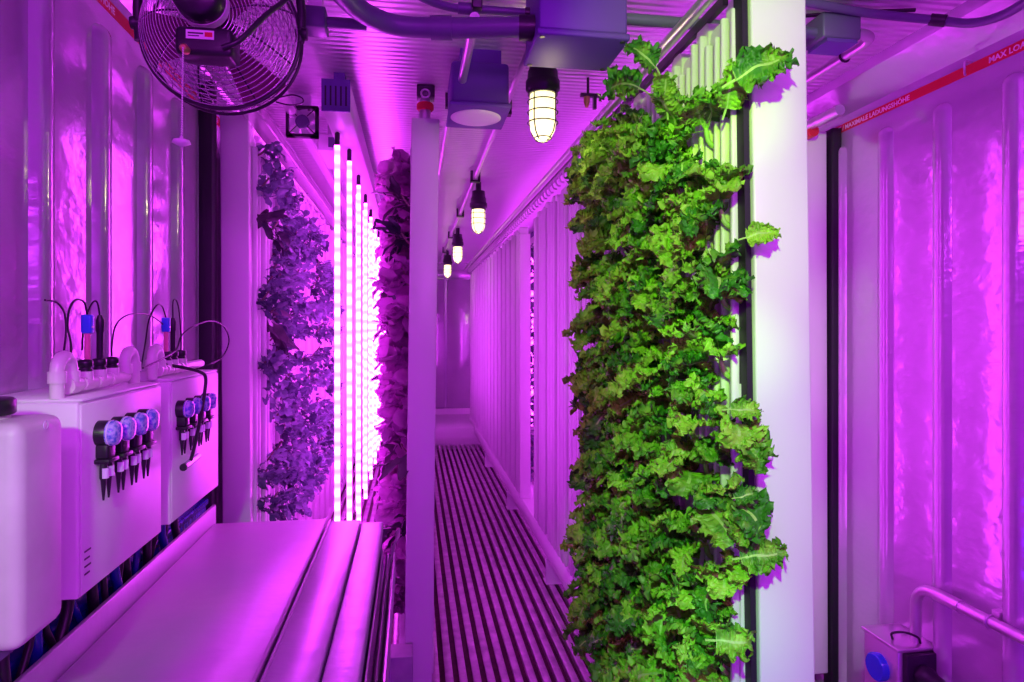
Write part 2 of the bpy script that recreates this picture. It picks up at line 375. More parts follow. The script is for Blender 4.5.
def led_header(x0, x1, y0, y1, label):
    t = thing('led_channel', label, 'light channel', ((x0+x1)/2, y0, 2.36))
    MB().box((x0, y0, 2.275), (x1, y1, ZC-.07), .004, 1).build('housing', M['panel'], t)
    e = MB().box((x0, y0-.006, 2.27), (x1, y0, ZC-.065)).box((x0+.03, y0+.1, ZC-.07), (x1-.03, y1-.1, ZC)).build('end_cap', M['greybox'], t)
    m = MB(); n = 5
    for i in range(n):
        xx = x0+(x1-x0)*(i+.8)/(n+.6); m.box((xx-.003, y0-.008, 2.29), (xx+.003, y0-.0055, 2.36))
    m.build('louvres', M['black'], e)
    return t
led_header(-.322, -.222, 2.36, 8.6, 'long ceiling channel with a dark louvred end holding the LED strips')
led_header(1.15, 1.25, 1.92, 8.6, 'hidden ceiling channel over the kale bay LED strips')

# ------------------------------------------------------------------ plants
def kale_leaf_mesh(seed, L=.19, W=.055, droop=1.2, petiole=.22):
    rnd = random.Random(seed); NU, NV = 84, 27
    off = Vector((seed*3.7, seed*1.3, 0)); vs = []; p = Vector((0, 0, 0)); ang = R(30); ds = L/NU
    lob = rnd.uniform(0, 6)
    for i in range(NU+1):
        u = i/NU; ang = R(35)-droop*(u**1.3)*1.3
        if i: p = p+Vector((math.cos(ang), 0, math.sin(ang)))*ds
        nrm = Vector((-math.sin(ang), 0, math.cos(ang)))
        if u < petiole: wd = .0035+.001*u
        else:
            q = (u-petiole)/(1-petiole); wd = W*(math.sin(PI*min(1, q**.62*.93+.04))**.55)*(.90+.12*math.sin(q*22+lob))
            wd = max(wd, .008)
        for j in range(NV):
            v = (j/(NV-1))*2-1; a = abs(v)
            base = p+Vector((0, 1, 0))*wd*v+nrm*(wd*.35*a*a)
            if u >= petiole*.95:
                fr = (a**1.4)*min(1, (u-petiole*.9)*7)
                n1 = noise.noise_vector(base*60+off); n2 = noise.noise_vector(base*120+off*2); ph = u*L/.0135*2*PI+noise.noise(base*40+off)*5+(2.1 if v < 0 else 0)
                base = base+n1*(.016*fr)+n2*(.016*fr)+nrm*(.0095*fr*math.sin(ph))+Vector((.35*math.cos(ph*.93), .6*v*math.sin(ph*1.31), 0))*(.0085*fr)+noise.noise_vector(base*18+off)*.012*min(1, u*2)
                if a > .95: base += nrm*.003*(1 if i % 2 else -1)
            vs.append(base)
    fs = [[i*NV+j, i*NV+j+1, (i+1)*NV+j+1, (i+1)*NV+j] for i in range(NU) for j in range(NV-1)]
    mb = MB().add(vs, fs, True); me = bpy.data.meshes.new('kale_leaf'); me.from_pydata(mb.v, [], mb.f); me.update()
    me.polygons.foreach_set('use_smooth', [True]*len(mb.f)); me.materials.append(M['kale']); me.materials.append(M['stem'])
    mid = NV//2
    me.polygons.foreach_set('material_index', [1 if ((i/NU < petiole and True) or (j in (mid-1, mid) and i/NU < .8)) else 0 for i in range(NU) for j in range(NV-1)]); return me
KL = [kale_leaf_mesh(s, L=random.Random(s).uniform(.15, .20), W=random.Random(s+9).uniform(.045, .062), droop=[.7, 1.0, 1.3, 1.5, .9, 1.2, 1.6, .5][s]) for s in range(8)]
def rib_mesh(seed):
    L = [0]; return None
def orient(o, d, roll=0, s=1.):
    """aim local +x along d, keep local z as high as it goes"""
    d = Vector(d).normalized(); up = Vector((0, 0, 1))
    yv = up.cross(d).normalized() if abs(d.z) < .98 else Vector((0, 1, 0)); zv = d.cross(yv)
    m = Matrix((d, yv, zv)).transposed().to_4x4() @ Matrix.Rotation(roll, 4, 'X')
    return m @ Matrix.Scale(s, 4)
rk = random.Random(21)
def kale_plant(base, label, n=5, spread=1., s=1., dirs=None, stem=True):
    t = thing('kale_plant', label, 'kale', base, 'kale plants on the aisle row')
    if stem:
        p0 = Vector((.03, 0, -.02)); p1 = Vector((-.015, 0, .0)); p2 = Vector((-.03, rk.uniform(-.01, .01), .035))
        mb = MB().tube(smooth([p0, p1, p2], 4), [.007]*8+[.005], 7); me = mb.mesh('stem'); me.materials.append(M['stem'])
        o = bpy.data.objects.new('stem', me); C.objects.link(o); o.parent = t
    tip = Vector((-.025, 0, .03)) if stem else Vector((0, 0, 0))
    for k in range(n):
        if dirs: d, roll, sc = dirs[k]
        else:
            th = R(rk.uniform(-75, 60)) if spread < 1 else R(rk.uniform(-98, 30))       # 0 points to -x ; negative turns towards the camera
            el = R(rk.uniform(-35, 40))
            d = Vector((-math.cos(th)*math.cos(el), math.sin(th)*math.cos(el), math.sin(el))); roll = R(rk.uniform(-35, 35)); sc = rk.uniform(.8, 1.1)*s
        o = bpy.data.objects.new('leaf', rk.choice(KL)); C.objects.link(o); o.parent = t
        o.matrix_local = Matrix.Translation(tip) @ orient(o, d, roll, sc)
    return t
rows_z = [2.16, 1.99, 1.80, 1.62, 1.44, 1.25, 1.07, .89, .71, .53, .36]
for i in range(12):
    yy = ysA[i]
    for j, z in enumerate(rows_z):
        zz = z-.02+rk.uniform(-.04, .04)+(.05 if i % 2 else -.04)
        if j == 0 and i < 7: continue
        if j < 2: zz = min(zz, 1.97 if i < 7 else 2.08)
        if j == 1 and i in (0,): continue
        near = i < 2
        kale_plant((.765, yy, zz), 'curly kale, %s tower behind the tall white panel, %s plant from the top' % (ordn(i+1), ordn(j+1)), n=(6 if near else 5), s=(.9 if near else 1.), spread=(1.05 if near else .9))
# sprays of kale that reach past the towers
def one(px, py, Y, dvec, roll, s, label, mesh=None):
    p = P(px, py, Y=Y); t = thing('kale_leaf_spray', label, 'kale', p, 'kale leaves reaching in front of the white panel')
    o = bpy.data.objects.new('leaf', mesh or KL[0]); C.objects.link(o); o.parent = t; o.matrix_local = orient(o, dvec, roll, s)
one(722, 88, 1.36, (1, -.1, .25), R(70), .98, 'large kale leaf sticking out over the top of the white panel', KL[7])
one(738, 240, 1.36, (1, -.1, .05), R(70), .55, 'small kale leaf on the white panel edge, below the large top one', KL[7])
one(728, 560, 1.36, (1, -.15, .12), R(65), .72, 'kale leaf spread over the lower part of the white panel', KL[0])
one(728, 500, 1.36, (1, -.2, .2), R(60), .45, 'small kale leaf at the white panel edge, above the low spread one', KL[4])
one(722, 410, 1.36, (.8, -.2, -.1), R(60), .55, 'kale leaf touching the white panel edge at mid height', KL[4])
one(705, 640, 1.36, (.8, -.2, -.05), R(60), .7, 'kale leaf beside the foot of the white panel', KL[1])
one(722, 120, 1.42, (.05, -.1, 1), R(90), .8, 'upright kale sprig on the first tower by the white panel', KL[7])
one(660, 75, 1.60, (-.5, .1, .5), R(40), .75, 'kale sprig curling above the water pipe, highest over the towers', KL[5])
one(650, 95, 1.72, (-.75, .1, .1), R(20), 1.0, 'kale leaf hanging over the water pipe beneath the highest sprig', KL[3])
one(668, 120, 1.66, (-.2, -.2, .9), R(20), .7, 'kale leaf standing against the tall tower tops', KL[2])

def leafy_mesh(seed, n, L, W, mat_, out=.11, upb=.3):
    """a bunch of smooth leaves growing out along +x from the origin"""
    rnd = random.Random(seed); mb = MB()
    for k in range(n):
        th = R(rnd.uniform(-80, 80)); el = R(rnd.uniform(-50, 60)); d = Vector((math.cos(th)*math.cos(el), math.sin(th)*math.cos(el), math.sin(el)))
        base = Vector((rnd.uniform(0, out*.5), rnd.uniform(-.02, .02), rnd.uniform(-.03, .03))); l = L*rnd.uniform(.6, 1.2); w_ = W*rnd.uniform(.7, 1.2)
        side = d.cross(Vector((rnd.uniform(-.4, .4), rnd.uniform(-.4, .4), 1))).normalized(); nn = side.cross(d)
        vs = []; p = base.copy(); dd = d.copy(); nu = 6
        for i in range(nu+1):
            u = i/nu; ww = w_*(math.sin(PI*min(1, u*.9+.03))**.8)*(.25 if u < .2 else 1)
            for v in (-1, 0, 1): vs.append(p+side*ww*v+nn*(.25*ww*abs(v))+nn*.004*math.sin(u*14+k)*abs(v))
            dd = (dd+Vector((0, 0, -.12))*rnd.uniform(.3, 1.6)).normalized(); p = p+dd*(l/nu)
        mb.add(vs, [[i*3+j, i*3+j+1, i*3+j+4, i*3+j+3] for i in range(nu) for j in range(2)], True)
    me = bpy.data.meshes.new('foliage'); me.from_pydata(mb.v, [], mb.f); me.update(); me.polygons.foreach_set('use_smooth', [True]*len(mb.f)); me.materials.append(mat_); return me
HB = [leafy_mesh(s, 24, .046, .014, M['herb'], .15) for s in range(6)]
HL = [leafy_mesh(s+20, 8, .10, .014, M['herbdark'], .08) for s in range(4)]
LT = [leafy_mesh(s+40, 24, .05, .026, M['lettuce'], .13) for s in range(5)]
sm = MB().tube(smooth([(-.03, 0, -.01), (.02, 0, 0), (.05, .005, .04)], 3), .004, 6).mesh('stem'); sm.materials.append(M['stem2'])
def small_plant(name, pos, rz, meshes, label, cat, group, s=1.):
    t = thing(name, label, cat, pos, group); t.rotation_euler = (0, 0, rz)
    a = bpy.data.objects.new('foliage', rk.choice(meshes)); C.objects.link(a); a.parent = t; a.rotation_euler = (rk.uniform(-.6, .6), 0, 0); a.scale = (s, s, s)
    b = bpy.data.objects.new('stem', sm); C.objects.link(b); b.parent = t
n = 0
for i in range(0, 26):
    for j in range(12):
        yy = ysC[0]+i*PT*1.0; zz = .66+j*.135+rk.uniform(-.03, .03)+(.06 if i % 2 else 0)
        if zz > 2.18 or (i > 8 and i % 2): continue
        near = i < 3
        if rk.random() < (.34 if near else .22): continue
        if not near and zz > 2.10-.004*i: continue
        small_plant('salad_plant' if not near else 'herb_plant', (-.595, yy, zz), 0, HL if near and j % 3 == 0 else HB, ('dark-leaved herb plant' if near else 'small leafy salad plant')+', %s tower beyond the post behind the table, %s up' % (ordn(i+1), ordn(j+1)),
                    'plant', 'salad plants on the wall towers', 1.15)
for i in range(0, 22):
    for j in range(13):
        yy = ysD[0]+i*PT*1.2; zz = .42+j*.142+rk.uniform(-.03, .03)
        if zz > 2.2 or (i > 5 and (i+j) % 2): continue
        if i == 0 and zz < .75: continue
        small_plant('lettuce_plant', (.005, yy, zz), PI, LT if rk.random() < .85 else HL, 'magenta lettuce behind the narrow aisle panel, %s plant deep, %s up' % (ordn(i+1), ordn(j+1)), 'lettuce', 'lettuces behind the aisle panel', 1.6)
for j in range(14):
    small_plant('salad_plant', (.845, 4.78+.12*(j % 3)+rk.uniform(-.03, .03), .4+j*.13), 0, HB, 'salad plant in the narrow gap of the aisle towers, %s up' % ordn(j+1), 'plant', 'salad plants in the aisle gap', 1.3)

# ------------------------------------------------------------------ ceiling gear
def lamp(F_, label, first=False):
    X = .425; yy = (F_-X*math.sin(YAW))/math.cos(YAW)
    t = thing('caged_lamp', label, 'lamp', (X, yy, 2.45), 'caged ceiling lamps over the aisle')
    zt = 2.375
    MB().lathe((X, yy, ZC), (0, 0, -1), [(0, .018), (.055, .018), (.06, .042), (.10, .046), (.105, .050), (.135, .052), (.138, .057), (.165, .057), (.168, .05), (.182, .05)], 20).build('cap', M['dark'], t)
    g = MB().lathe((X, yy, ZC-.180), (0, 0, -1), [(0, .042), (.03, .044), (.09, .044), (.12, .040), (.143, .028), (.155, .010)], 18).build('globe', M['globe'], t)
    m = MB()
    for a in range(4):
        c, s = math.cos(a*PI/2+.78), math.sin(a*PI/2+.78)
        m.tube([(X+c*rr, yy+s*rr, ZC-.175-d) for d, rr in [(0, .050), (.10, .050), (.132, .042), (.155, .025), (.163, 0.002)]], .0022, 6)
    for d, rr in ((.03, .050), (.065, .050), (.10, .050), (.150, .028)): m.torus((X, yy, ZC-.175-d), (0, 0, 1), rr, .0022, 24, 5)
    m.build('cage', M['dark'], t)
    l = bpy.data.lights.new('lamp_light', 'POINT'); l.energy = LAMP_W*(2 if F_ < 3 else .6); l.color = (1, .9, .45); l.shadow_soft_size = .03
    o = bpy.data.objects.new('lamp_light', l); C.objects.link(o); o.location = (X, yy, ZC-.36)
    return t
LAMP_W = .5
lamp(2.12, 'caged yellow-lit jar lamp under the aisle ceiling, largest of the four')
lamp(4.20, 'caged jar lamp on the aisle ceiling, second after the largest')
lamp(6.15, 'small caged jar lamp on the aisle ceiling, third toward the far door')
lamp(7.95, 'tiny caged jar lamp on the aisle ceiling close to the far door')
def pipe(name, pts, r, m, label, cat='pipe', parts=(), n=6, seg=12):
    t = thing(name, label, cat, pts[0]); MB().tube(smooth(pts, n) if len(pts) > 2 else pts, r, seg).build('tube', m, t)
    for nm, a, b, rr in parts: MB().cyl(a, b, rr, 16).build(nm, m, t)
    return t
cd = thing('lamp_conduit', 'long thin metal conduit feeding the caged aisle lamps', 'conduit', (.40, 2, 2.40))
MB().tube([(.375, 1.80, 2.405), (.375, 9.3, 2.405)], .0125, 10).build('tube', M['galv'], cd)
MB().tube(smooth([(.375, 1.9, 2.405), (.385, 2.0, 2.40), (.41, 2.04, 2.375)]), .010, 10).build('branch', M['galv'], cd)
for k in range(5):
    yy = 2.62+k*1.25; MB().box((.345, yy, 2.385), (.36, yy+.04, ZC-.001)).box((.39, yy, 2.385), (.405, yy+.04, ZC-.001)).box((.345, yy, 2.382), (.405, yy+.04, 2.392)).build('clamp', M['dark'], cd)
cd = thing('lamp_conduit', 'thin metal conduit running from the dome fixture over the aisle', 'conduit', (.16, 2, 2.40))
MB().tube([(.155, 2.36, 2.405), (.155, 9.2, 2.405)], .010, 10).build('tube', M['galv'], cd)
MB().box((.13, 2.60, 2.392), (.18, 2.63, ZC-.001)).build('clamp', M['dark'], cd)
# large junction box
jb = thing('junction_box', 'largest square purple-grey junction box on the ceiling beside the jar lamp', 'junction box', (.43, 1.70, 2.25))
MB().box((.318, 1.60, 2.262), (.552, 1.80, 2.435), .006, 2).build('housing', M['greybox'], jb)
cv = MB().box((.312, 1.594, 2.245), (.558, 1.806, 2.262), .005, 2).build('cover', M['greybox'], jb)
for xx, yy in ((.328, 1.61), (.542, 1.61), (.328, 1.79), (.542, 1.79)):
    MB().lathe((xx, yy, 2.247), (0, 0, -1), [(0, .008), (.004, .007)], 10).build('screw', M['black'], cv)
MB().lathe((.525, 1.602, 2.405), (0, -1, 0), [(0, .018), (.015, .018), (.018, .013), (.03, .013)], 14).build('cable_gland', M['black'], jb)
# thick conduit
pts = [P(524, 27, Z=2.30), P(448, 28, Z=2.30), P(400, 26, Z=2.30), P(372, 17, Z=2.30), P(350, 2, Z=2.30), P(330, -25, Z=2.30), P(318, -70, Z=2.30)]
t = thing('thick_conduit', 'thick blue-grey conduit curving into the largest junction box', 'conduit', pts[0])
MB().tube(smooth(pts), .0265, 18).build('tube', M['grey'], t)
MB().cyl(P(452, 28, Z=2.30), P(431, 28, Z=2.30), .031, 18).build('coupling', M['grey'], t)
MB().cyl(P(536, 28, Z=2.30), P(519, 28, Z=2.30), .033, 18).build('connector', M['black'], t)
pts = [P(530, 13, Z=2.37), P(480, 9.5, Z=2.37), P(455, 8, Z=2.37), P(430, 1, Z=2.37), P(405, -12, Z=2.37)]
t = thing('slim_conduit', 'slimmer grey conduit above the thick one, with a black clamp', 'conduit', pts[0])
MB().tube(smooth(pts), .011, 12).build('tube', M['grey'], t)
MB().cyl(P(479, 9.5, Z=2.37), P(458, 8, Z=2.37), .0155, 14).build('coupling', M['grey'], t)
MB().cyl(P(537, 13, Z=2.37), P(525, 13, Z=2.37), .015, 14).build('connector', M['black'], t)
q = P(477, 2, Z=2.38); MB().box(q+Vector((-.014, -.012, -.02)), q+Vector((.014, .012, .06)), .003).build('clamp', M['black'], t)
# dome fixture
q0 = P(450, 104, Z=2.25); yy0 = q0.y
db = thing('dome_fixture', 'grey ceiling box with a round white disc underneath', 'ceiling fixture', (.22, yy0+.1, 2.3))
MB().box((.128, yy0, 2.255), (.325, yy0+.24, 2.40), .012, 3).build('housing', M['greybox'], db)
MB().box((.122, yy0-.006, 2.247), (.332, yy0+.246, 2.262), .004, 2).build('rim', M['greybox'], db)
MB().lathe((.222, yy0+.12, 2.25), (0, 0, -1), [(0, .090), (.004, .090), (.008, .080), (.010, .050), (.011, .01)], 32).build('disc', M['white'], db)
MB().box((.16, yy0+.02, 2.40), (.30, yy0+.2, ZC)).build('mount', M['greybox'], db)
tag(MB().tube([(.165, 1.72, 2.335), (.165, yy0+.01, 2.335)], .0145, 12).build('stub_conduit', M['galv']), 'short straight metal conduit running into the grey box with the disc', 'conduit')
# red beacon
bc = thing('red_beacon', 'small beacon with a red band above the narrow aisle panel', 'beacon', (.045, 2.56, 2.40))
MB().box((.015, 2.53, 2.405), (.085, 2.60, ZC), .003).build('mount', M['dark'], bc)
MB().lathe((.048, 2.56, 2.42), (0, 0, -1), [(0, .020), (.04, .020), (.045, .022), (.16, .022)], 16).build('body', M['galv'], bc)
MB().lathe((.048, 2.56, 2.385), (0, 0, -1), [(0, .030), (.006, .034), (.022, .034), (.028, .028)], 18).build('band', M['red'], bc)
MB().torus((.048, 2.53, 2.415), (0, 1, 0), .016, .004, 18, 6).build('ring', M['galv'], bc)
# hanger
q = P(588, 97, X=.66)
hg = thing('pipe_hanger', 'small dark pipe hanger on the ceiling between jar lamp and kale', 'hanger', q)
MB().box(q+Vector((-.03, -.008, .0)), q+Vector((.05, .008, .012))).box(q+Vector((.02, -.008, -.045)), q+Vector((.032, .008, 0))).cyl(q+Vector((.0, 0, .01)), q+Vector((0, 0, ZC-q.z)), .005).build('bracket', M['dark'], hg)
MB().lathe(q+Vector((-.005, 0, 0)), (0, 0, -1), [(0, .012), (.02, .012), (.04, .006)], 12).build('bolt', M['brass'], hg)
# conduits between the boxes and along the bare wall side
t = thing('thick_conduit', 'dark conduit crossing from the largest junction box toward the bare wall', 'conduit', (.56, 1.75, 2.37))
MB().tube([(.55, 1.74, 2.372), (1.265, 1.74, 2.372)], .016, 14).build('tube', M['grey'], t)
jb = thing('junction_box', 'small grey junction box on the ceiling past the white panel', 'junction box', (1.3, 1.74, 2.33))
a = P(819, 50, Y=1.72); b = P(857, 24, Y=1.72)
MB().box((a.x, 1.70, 2.345), (b.x, 1.80, 2.42), .006).build('housing', M['grey'], jb)
MB().box((a.x+.015, 1.705, 2.335), (b.x-.01, 1.795, 2.345)).build('cover', M['greybox'], jb)
MB().cyl((b.x-.005, 1.75, 2.385), (b.x+.02, 1.75, 2.385), .021).build('connector', M['black'], jb)
t = thing('wall_conduit', 'metal conduit with an elbow running along the ceiling edge by the bare wall', 'conduit', (b.x, 1.74, 2.38))
MB().tube(smooth([(b.x, 1.75, 2.385), (b.x+.04, 1.75, 2.385), (b.x+.075, 1.765, 2.385), (b.x+.09, 1.80, 2.385), (b.x+.092, 1.86, 2.385)], 5)+[Vector((b.x+.092, 8.5, 2.385))], .0155, 14).build('tube', M['galv'], t)
for yy in (1.90, 2.30, 2.9): MB().torus((b.x+.092, yy, 2.385), (0, 1, 0), .018, .004, 20, 6).build('clamp', M['dark'], t)
pts = [(.55, 1.66, 2.425), (1.0, 1.66, 2.425), P(860, 12, Z=2.42), P(935, 20, Z=2.40), P(972, 23, Z=2.36), P(1005, 14, Z=2.34), P(1040, -8, Z=2.33)]
t = thing('slim_conduit', 'dark cable with a coupling sagging under the ceiling toward the bare wall', 'cable', pts[0])
MB().tube(smooth(pts), .0125, 12).build('tube', M['grey'], t)
MB().cyl(P(930, 19.5, Z=2.404), P(946, 21, Z=2.390), .017, 14).build('coupling', M['black'], t)
tag(MB().tube([P(728, 20, Z=2.44), P(870, 12, Z=2.44), P(915, 10, Z=2.44)], .006, 8).build('thin_cable', M['black']), 'thin black wire on the ceiling above the dark sagging cable', 'cable')
# axial fan and duct pieces
q = P(302.5, 122, F=2.6)
af = thing('axial_fan', 'square black cooling fan beside the louvred channel end', 'cooling fan', q)
s = .063
fr = MB()
for a, b in (((-s, -s), (s, -s+.012)), ((-s, s-.012), (s, s)), ((-s, -s), (-s+.012, s)), ((s-.012, -s), (s, s))): fr.box((q.x+a[0], q.y-.013, q.z+a[1]), (q.x+b[0], q.y+.013, q.z+b[1]))
for sx in (-1, 1):
    for sz in (-1, 1):
        fr.prism([(q.x+sx*s, q.y-.013, q.z+sz*s), (q.x+sx*(s-.032), q.y-.013, q.z+sz*s), (q.x+sx*s, q.y-.013, q.z+sz*(s-.032))], (0, .026, 0))
fr.build('frame', M['black'], af)
MB().lathe(q+Vector((0, -.012, 0)), (0, 1, 0), [(0, .024), (.002, .027), (.024, .027)], 24).build('hub', M['grey'], af)
m = MB()
for k in range(7):
    a0 = 2*PI*k/7; vs = []
    for u in range(4):
        rr = .026+.031*u/3
        for v in (0, 1): aa = a0+v*.62+.1*u; vs.append((q.x+rr*math.cos(aa), q.y-.008+.016*v, q.z+rr*math.sin(aa)))
    m.add(vs, [[2*u, 2*u+1, 2*u+3, 2*u+2] for u in range(3)], True)
m.build('blades', M['white'], af)
m = MB()
for sx in (-1, 1):
    for sz in (-1, 1): m.tube([(q.x+sx*.02, q.y-.014, q.z+sz*.02), (q.x+sx*.056, q.y-.014, q.z+sz*.056)], .002, 6)
m.build('strut', M['black'], af)
MB().box((q.x-.03, q.y+.013, q.z+.0), (q.x+.03, q.y+.05, ZC)).build('bracket', M['panel'], af)
a = P(318, 150, F=2.9); b = P(345, 140, F=2.9)
du = thing('duct_box', 'white duct box with a dark square opening below the cooling fan', 'duct', a)
MB().box((a.x, a.y, a.z), (b.x+.02, a.y+.35, b.z+.03), .003).build('housing', M['panel'], du)
MB().box((a.x+.045, a.y-.002, a.z+.015), (a.x+.085, a.y+.001, b.z+.015)).build('opening', M['grey'], du)
MB().box((a.x+.03, a.y+.1, b.z+.03), (a.x+.07, a.y+.14, ZC)).build('hanger', M['galv'], du)
tag(MB().tube(smooth([P(277, 98, F=2.2), P(292, 95, F=2.2), P(302, 98, F=2.2), P(302, 103, F=2.2), P(290, 105, F=2.2), P(276, 102, F=2.2)]), .0025, 6).build('cable_loop', M['dark']), 'small wire loop hanging between wire fan and cooling fan', 'cable')
# junction box beside wire fan
jb = thing('junction_box', 'small blue-grey junction box beside the wire fan bracket', 'junction box', P(318, 14, F=1.62))
a = P(303, 25, F=1.62); b = P(325, 4, F=1.62)
MB().box((a.x, a.y, a.z), (b.x, a.y+.07, b.z), .005).build('housing', M['grey'], jb)
MB().cyl((b.x, a.y+.035, a.z+.027), (b.x+.10, a.y+.035, a.z+.027), .014).build('connector', M['grey'], jb)
MB().box((a.x+.01, a.y+.01, b.z), (b.x-.01, a.y+.06, ZC)).build('mount', M['galv'], jb)

# ------------------------------------------------------------------ wire fan
FC = P(221, 33, F=1.5); FR = .174
fan = thing('wire_cage_fan', 'large black wire-cage fan hanging from the ceiling over the dosing boxes', 'fan', FC)
m = MB(); NR = 17
def prof(u): return (.045+(FR-.045)*u, -.085*(1-u**2.6)-.012)       # rear dome toward the camera (-y)
for i in range(NR+1):
    rr, dy = prof(i/NR); m.torus(FC+Vector((0, dy, 0)), (0, 1, 0), rr, .0014, 56, 5)
rg = m.build('rear_rings', M['cage'], fan); rg['kind'] = 'stuff'
m = MB()
for k in range(9):
    a0 = 2*PI*k/9+.3; pts = []
    for i in range(9):
        rr, dy = prof(i/8); a = a0+.0*i; pts.append(FC+Vector((rr*math.cos(a), dy+.002, rr*math.sin(a))))
    m.tube(pts, .0022, 6)
m.build('rear_ribs', M['dark'], fan)
m = MB()
for i in range(13):
    u = i/12; rr = .03+(FR-.03)*u; m.torus(FC+Vector((0, .05+.04*(1-u**2.2), 0)), (0, 1, 0), rr, .0014, 48, 5)
for k in range(24):
    a0 = 2*PI*k/24; pts = []
    for i in range(8):
        u = i/7; rr = .03+(FR-.03)*u; a = a0+1.3*u; pts.append(FC+Vector((rr*math.cos(a), .051+.04*(1-u**2.2), rr*math.sin(a))))
    m.tube(pts, .0013, 5)
fg = m.build('front_guard', M['cage'], fan); fg['kind'] = 'stuff'
MB().torus(FC+Vector((0, .0, 0)), (0, 1, 0), FR+.003, .005, 64, 8).torus(FC+Vector((0, .045, 0)), (0, 1, 0), FR+.001, .004, 64, 8).build('rim', M['dark'], fan)
MB().cyl(FC+Vector((0, -.085, 0)), FC+Vector((0, .03, 0)), .008).lathe(FC+Vector((0, -.01, 0)), (0, 1, 0), [(0, .035), (.04, .035), (.05, .02)], 20).build('hub', M['dark'], fan)
for k in range(3):
    vs = []; a0 = 2*PI*k/3+1.15
    for u in range(8):
        rr = .03+.145*u/7; wd = .42*(1-.25*u/7)
        for v in range(6):
            q = v/5-.5; a = a0+q*2*wd; vs.append(FC+Vector((rr*math.cos(a), .012+.030*q*2*(.7), rr*math.sin(a))))
    MB().add(vs, [[u*6+v, u*6+v+1, (u+1)*6+v+1, (u+1)*6+v] for u in range(7) for v in range(5)], True).build('blade', M['fanblade'], fan)
mo = MB().lathe(FC+Vector((-.005, -.175, .012)), (0, 1, 0), [(0, .02), (.004, .042), (.012, .050), (.06, .052), (.075, .048), (.10, .03)], 28).build('motor', M['black'], fan)
MB().lathe(FC+Vector((-.005, -.128, .012)), (0, 1, 0), [(0, .0535), (.022, .0535)], 28).build('motor_label', M['label'], mo)
for sx in (-.02, .015): MB().lathe(FC+Vector((sx, -.172, .045)), (0, -1, 0), [(0, .006), (.006, .004)], 8).build('bolt', M['galv'], mo)
a = P(174, 52, F=1.32); b = P(230, 24, F=1.32)
cb = MB().box((a.x, a.y, a.z), (b.x, a.y+.07, b.z), .010, 3).build('control_box', M['black'], fan)
c0 = P(185, 37, F=1.318); c1 = P(212, 28, F=1.318)
y0 = a.y-.0012
MB().box((c0.x, y0, c0.z), (c1.x, y0+.002, c1.z)).build('label', M['label'], cb)
tm = text_mesh('CAUTION', .0125); tm.materials.clear(); tm.materials.append(M['dark']); o = bpy.data.objects.new('label_text', tm); C.objects.link(o); o.parent = cb
o.matrix_local = Matrix.Translation((c0.x+.0, y0-.0008, c0.z+.005)) @ Matrix.Rotation(PI/2, 4, 'X') @ Matrix.Scale(.7, 4)
bpy.data.objects.remove(o)
MB().box((c0.x+.004, y0-.0006, c0.z+.010), (c0.x+.034, y0, c0.z+.013)).box((c0.x+.004, y0-.0006, c0.z+.005), (c0.x+.026, y0, c0.z+.007)).build('label_print', M['dark'], cb)
MB().box((c1.x-.018, y0-.0006, c0.z+.005), (c1.x-.003, y0, c1.z-.004)).build('label_mark', M['red'], cb)
q = P(184, 48, F=1.31)
MB().lathe(q+Vector((0, .012, 0)), (0, -1, 0), [(0, .009), (.014, .009), (.018, .005)], 14).build('switch', M['brass'], fan)
pc = MB(); q2 = P(182.5, 143, F=1.31)
n_ = 40
for i in range(n_): 
    pp = q.lerp(q2, (i+.5)/n_); pc.lathe(pp+Vector((0, -.006, .0022)), (0, 0, -1), [(0, .0006), (.0012, .0016), (.0032, .0016), (.0044, .0006)], 6)
pc.build('pull_chain', M['label'], fan)
MB().lathe(q2+Vector((0, -.006, .012)), (0, 0, -1), [(0, .003), (.006, .004), (.008, .016), (.014, .018), (.018, .010), (.02, .004)], 9).build('pull_knob', M['label'], fan)
# yoke
MB().tube(smooth([FC+Vector((-FR-.004, 0, -.03)), FC+Vector((-FR-.006, 0, .08)), FC+Vector((-FR+.03, 0, .20)), FC+Vector((0, 0, .245)), FC+Vector((FR-.03, 0, .20)), FC+Vector((FR+.006, 0, .08)), FC+Vector((FR+.004, 0, -.01))], 6), .0105, 8).build('yoke', M['dark'], fan)
for sx in (-1, 1): MB().lathe(FC+Vector((sx*(FR-.005), 0, .01)), (sx, 0, 0), [(0, .012), (.012, .012), (.014, .016), (.026, .014)], 14).build('pivot_knob', M['black'], fan)
MB().box(FC+Vector((-.03, -.02, .245)), Vector((FC.x+.03, FC.y+.02, ZC)), .003).build('ceiling_mount', M['dark'], fan)
MB().tube(smooth([P(222, 48, F=1.33), P(240, 40, F=1.34), P(265, 16, F=1.38), P(285, 0, F=1.42), P(300, -18, F=1.5)]), .006, 8).build('power_cord', M['black'], fan)

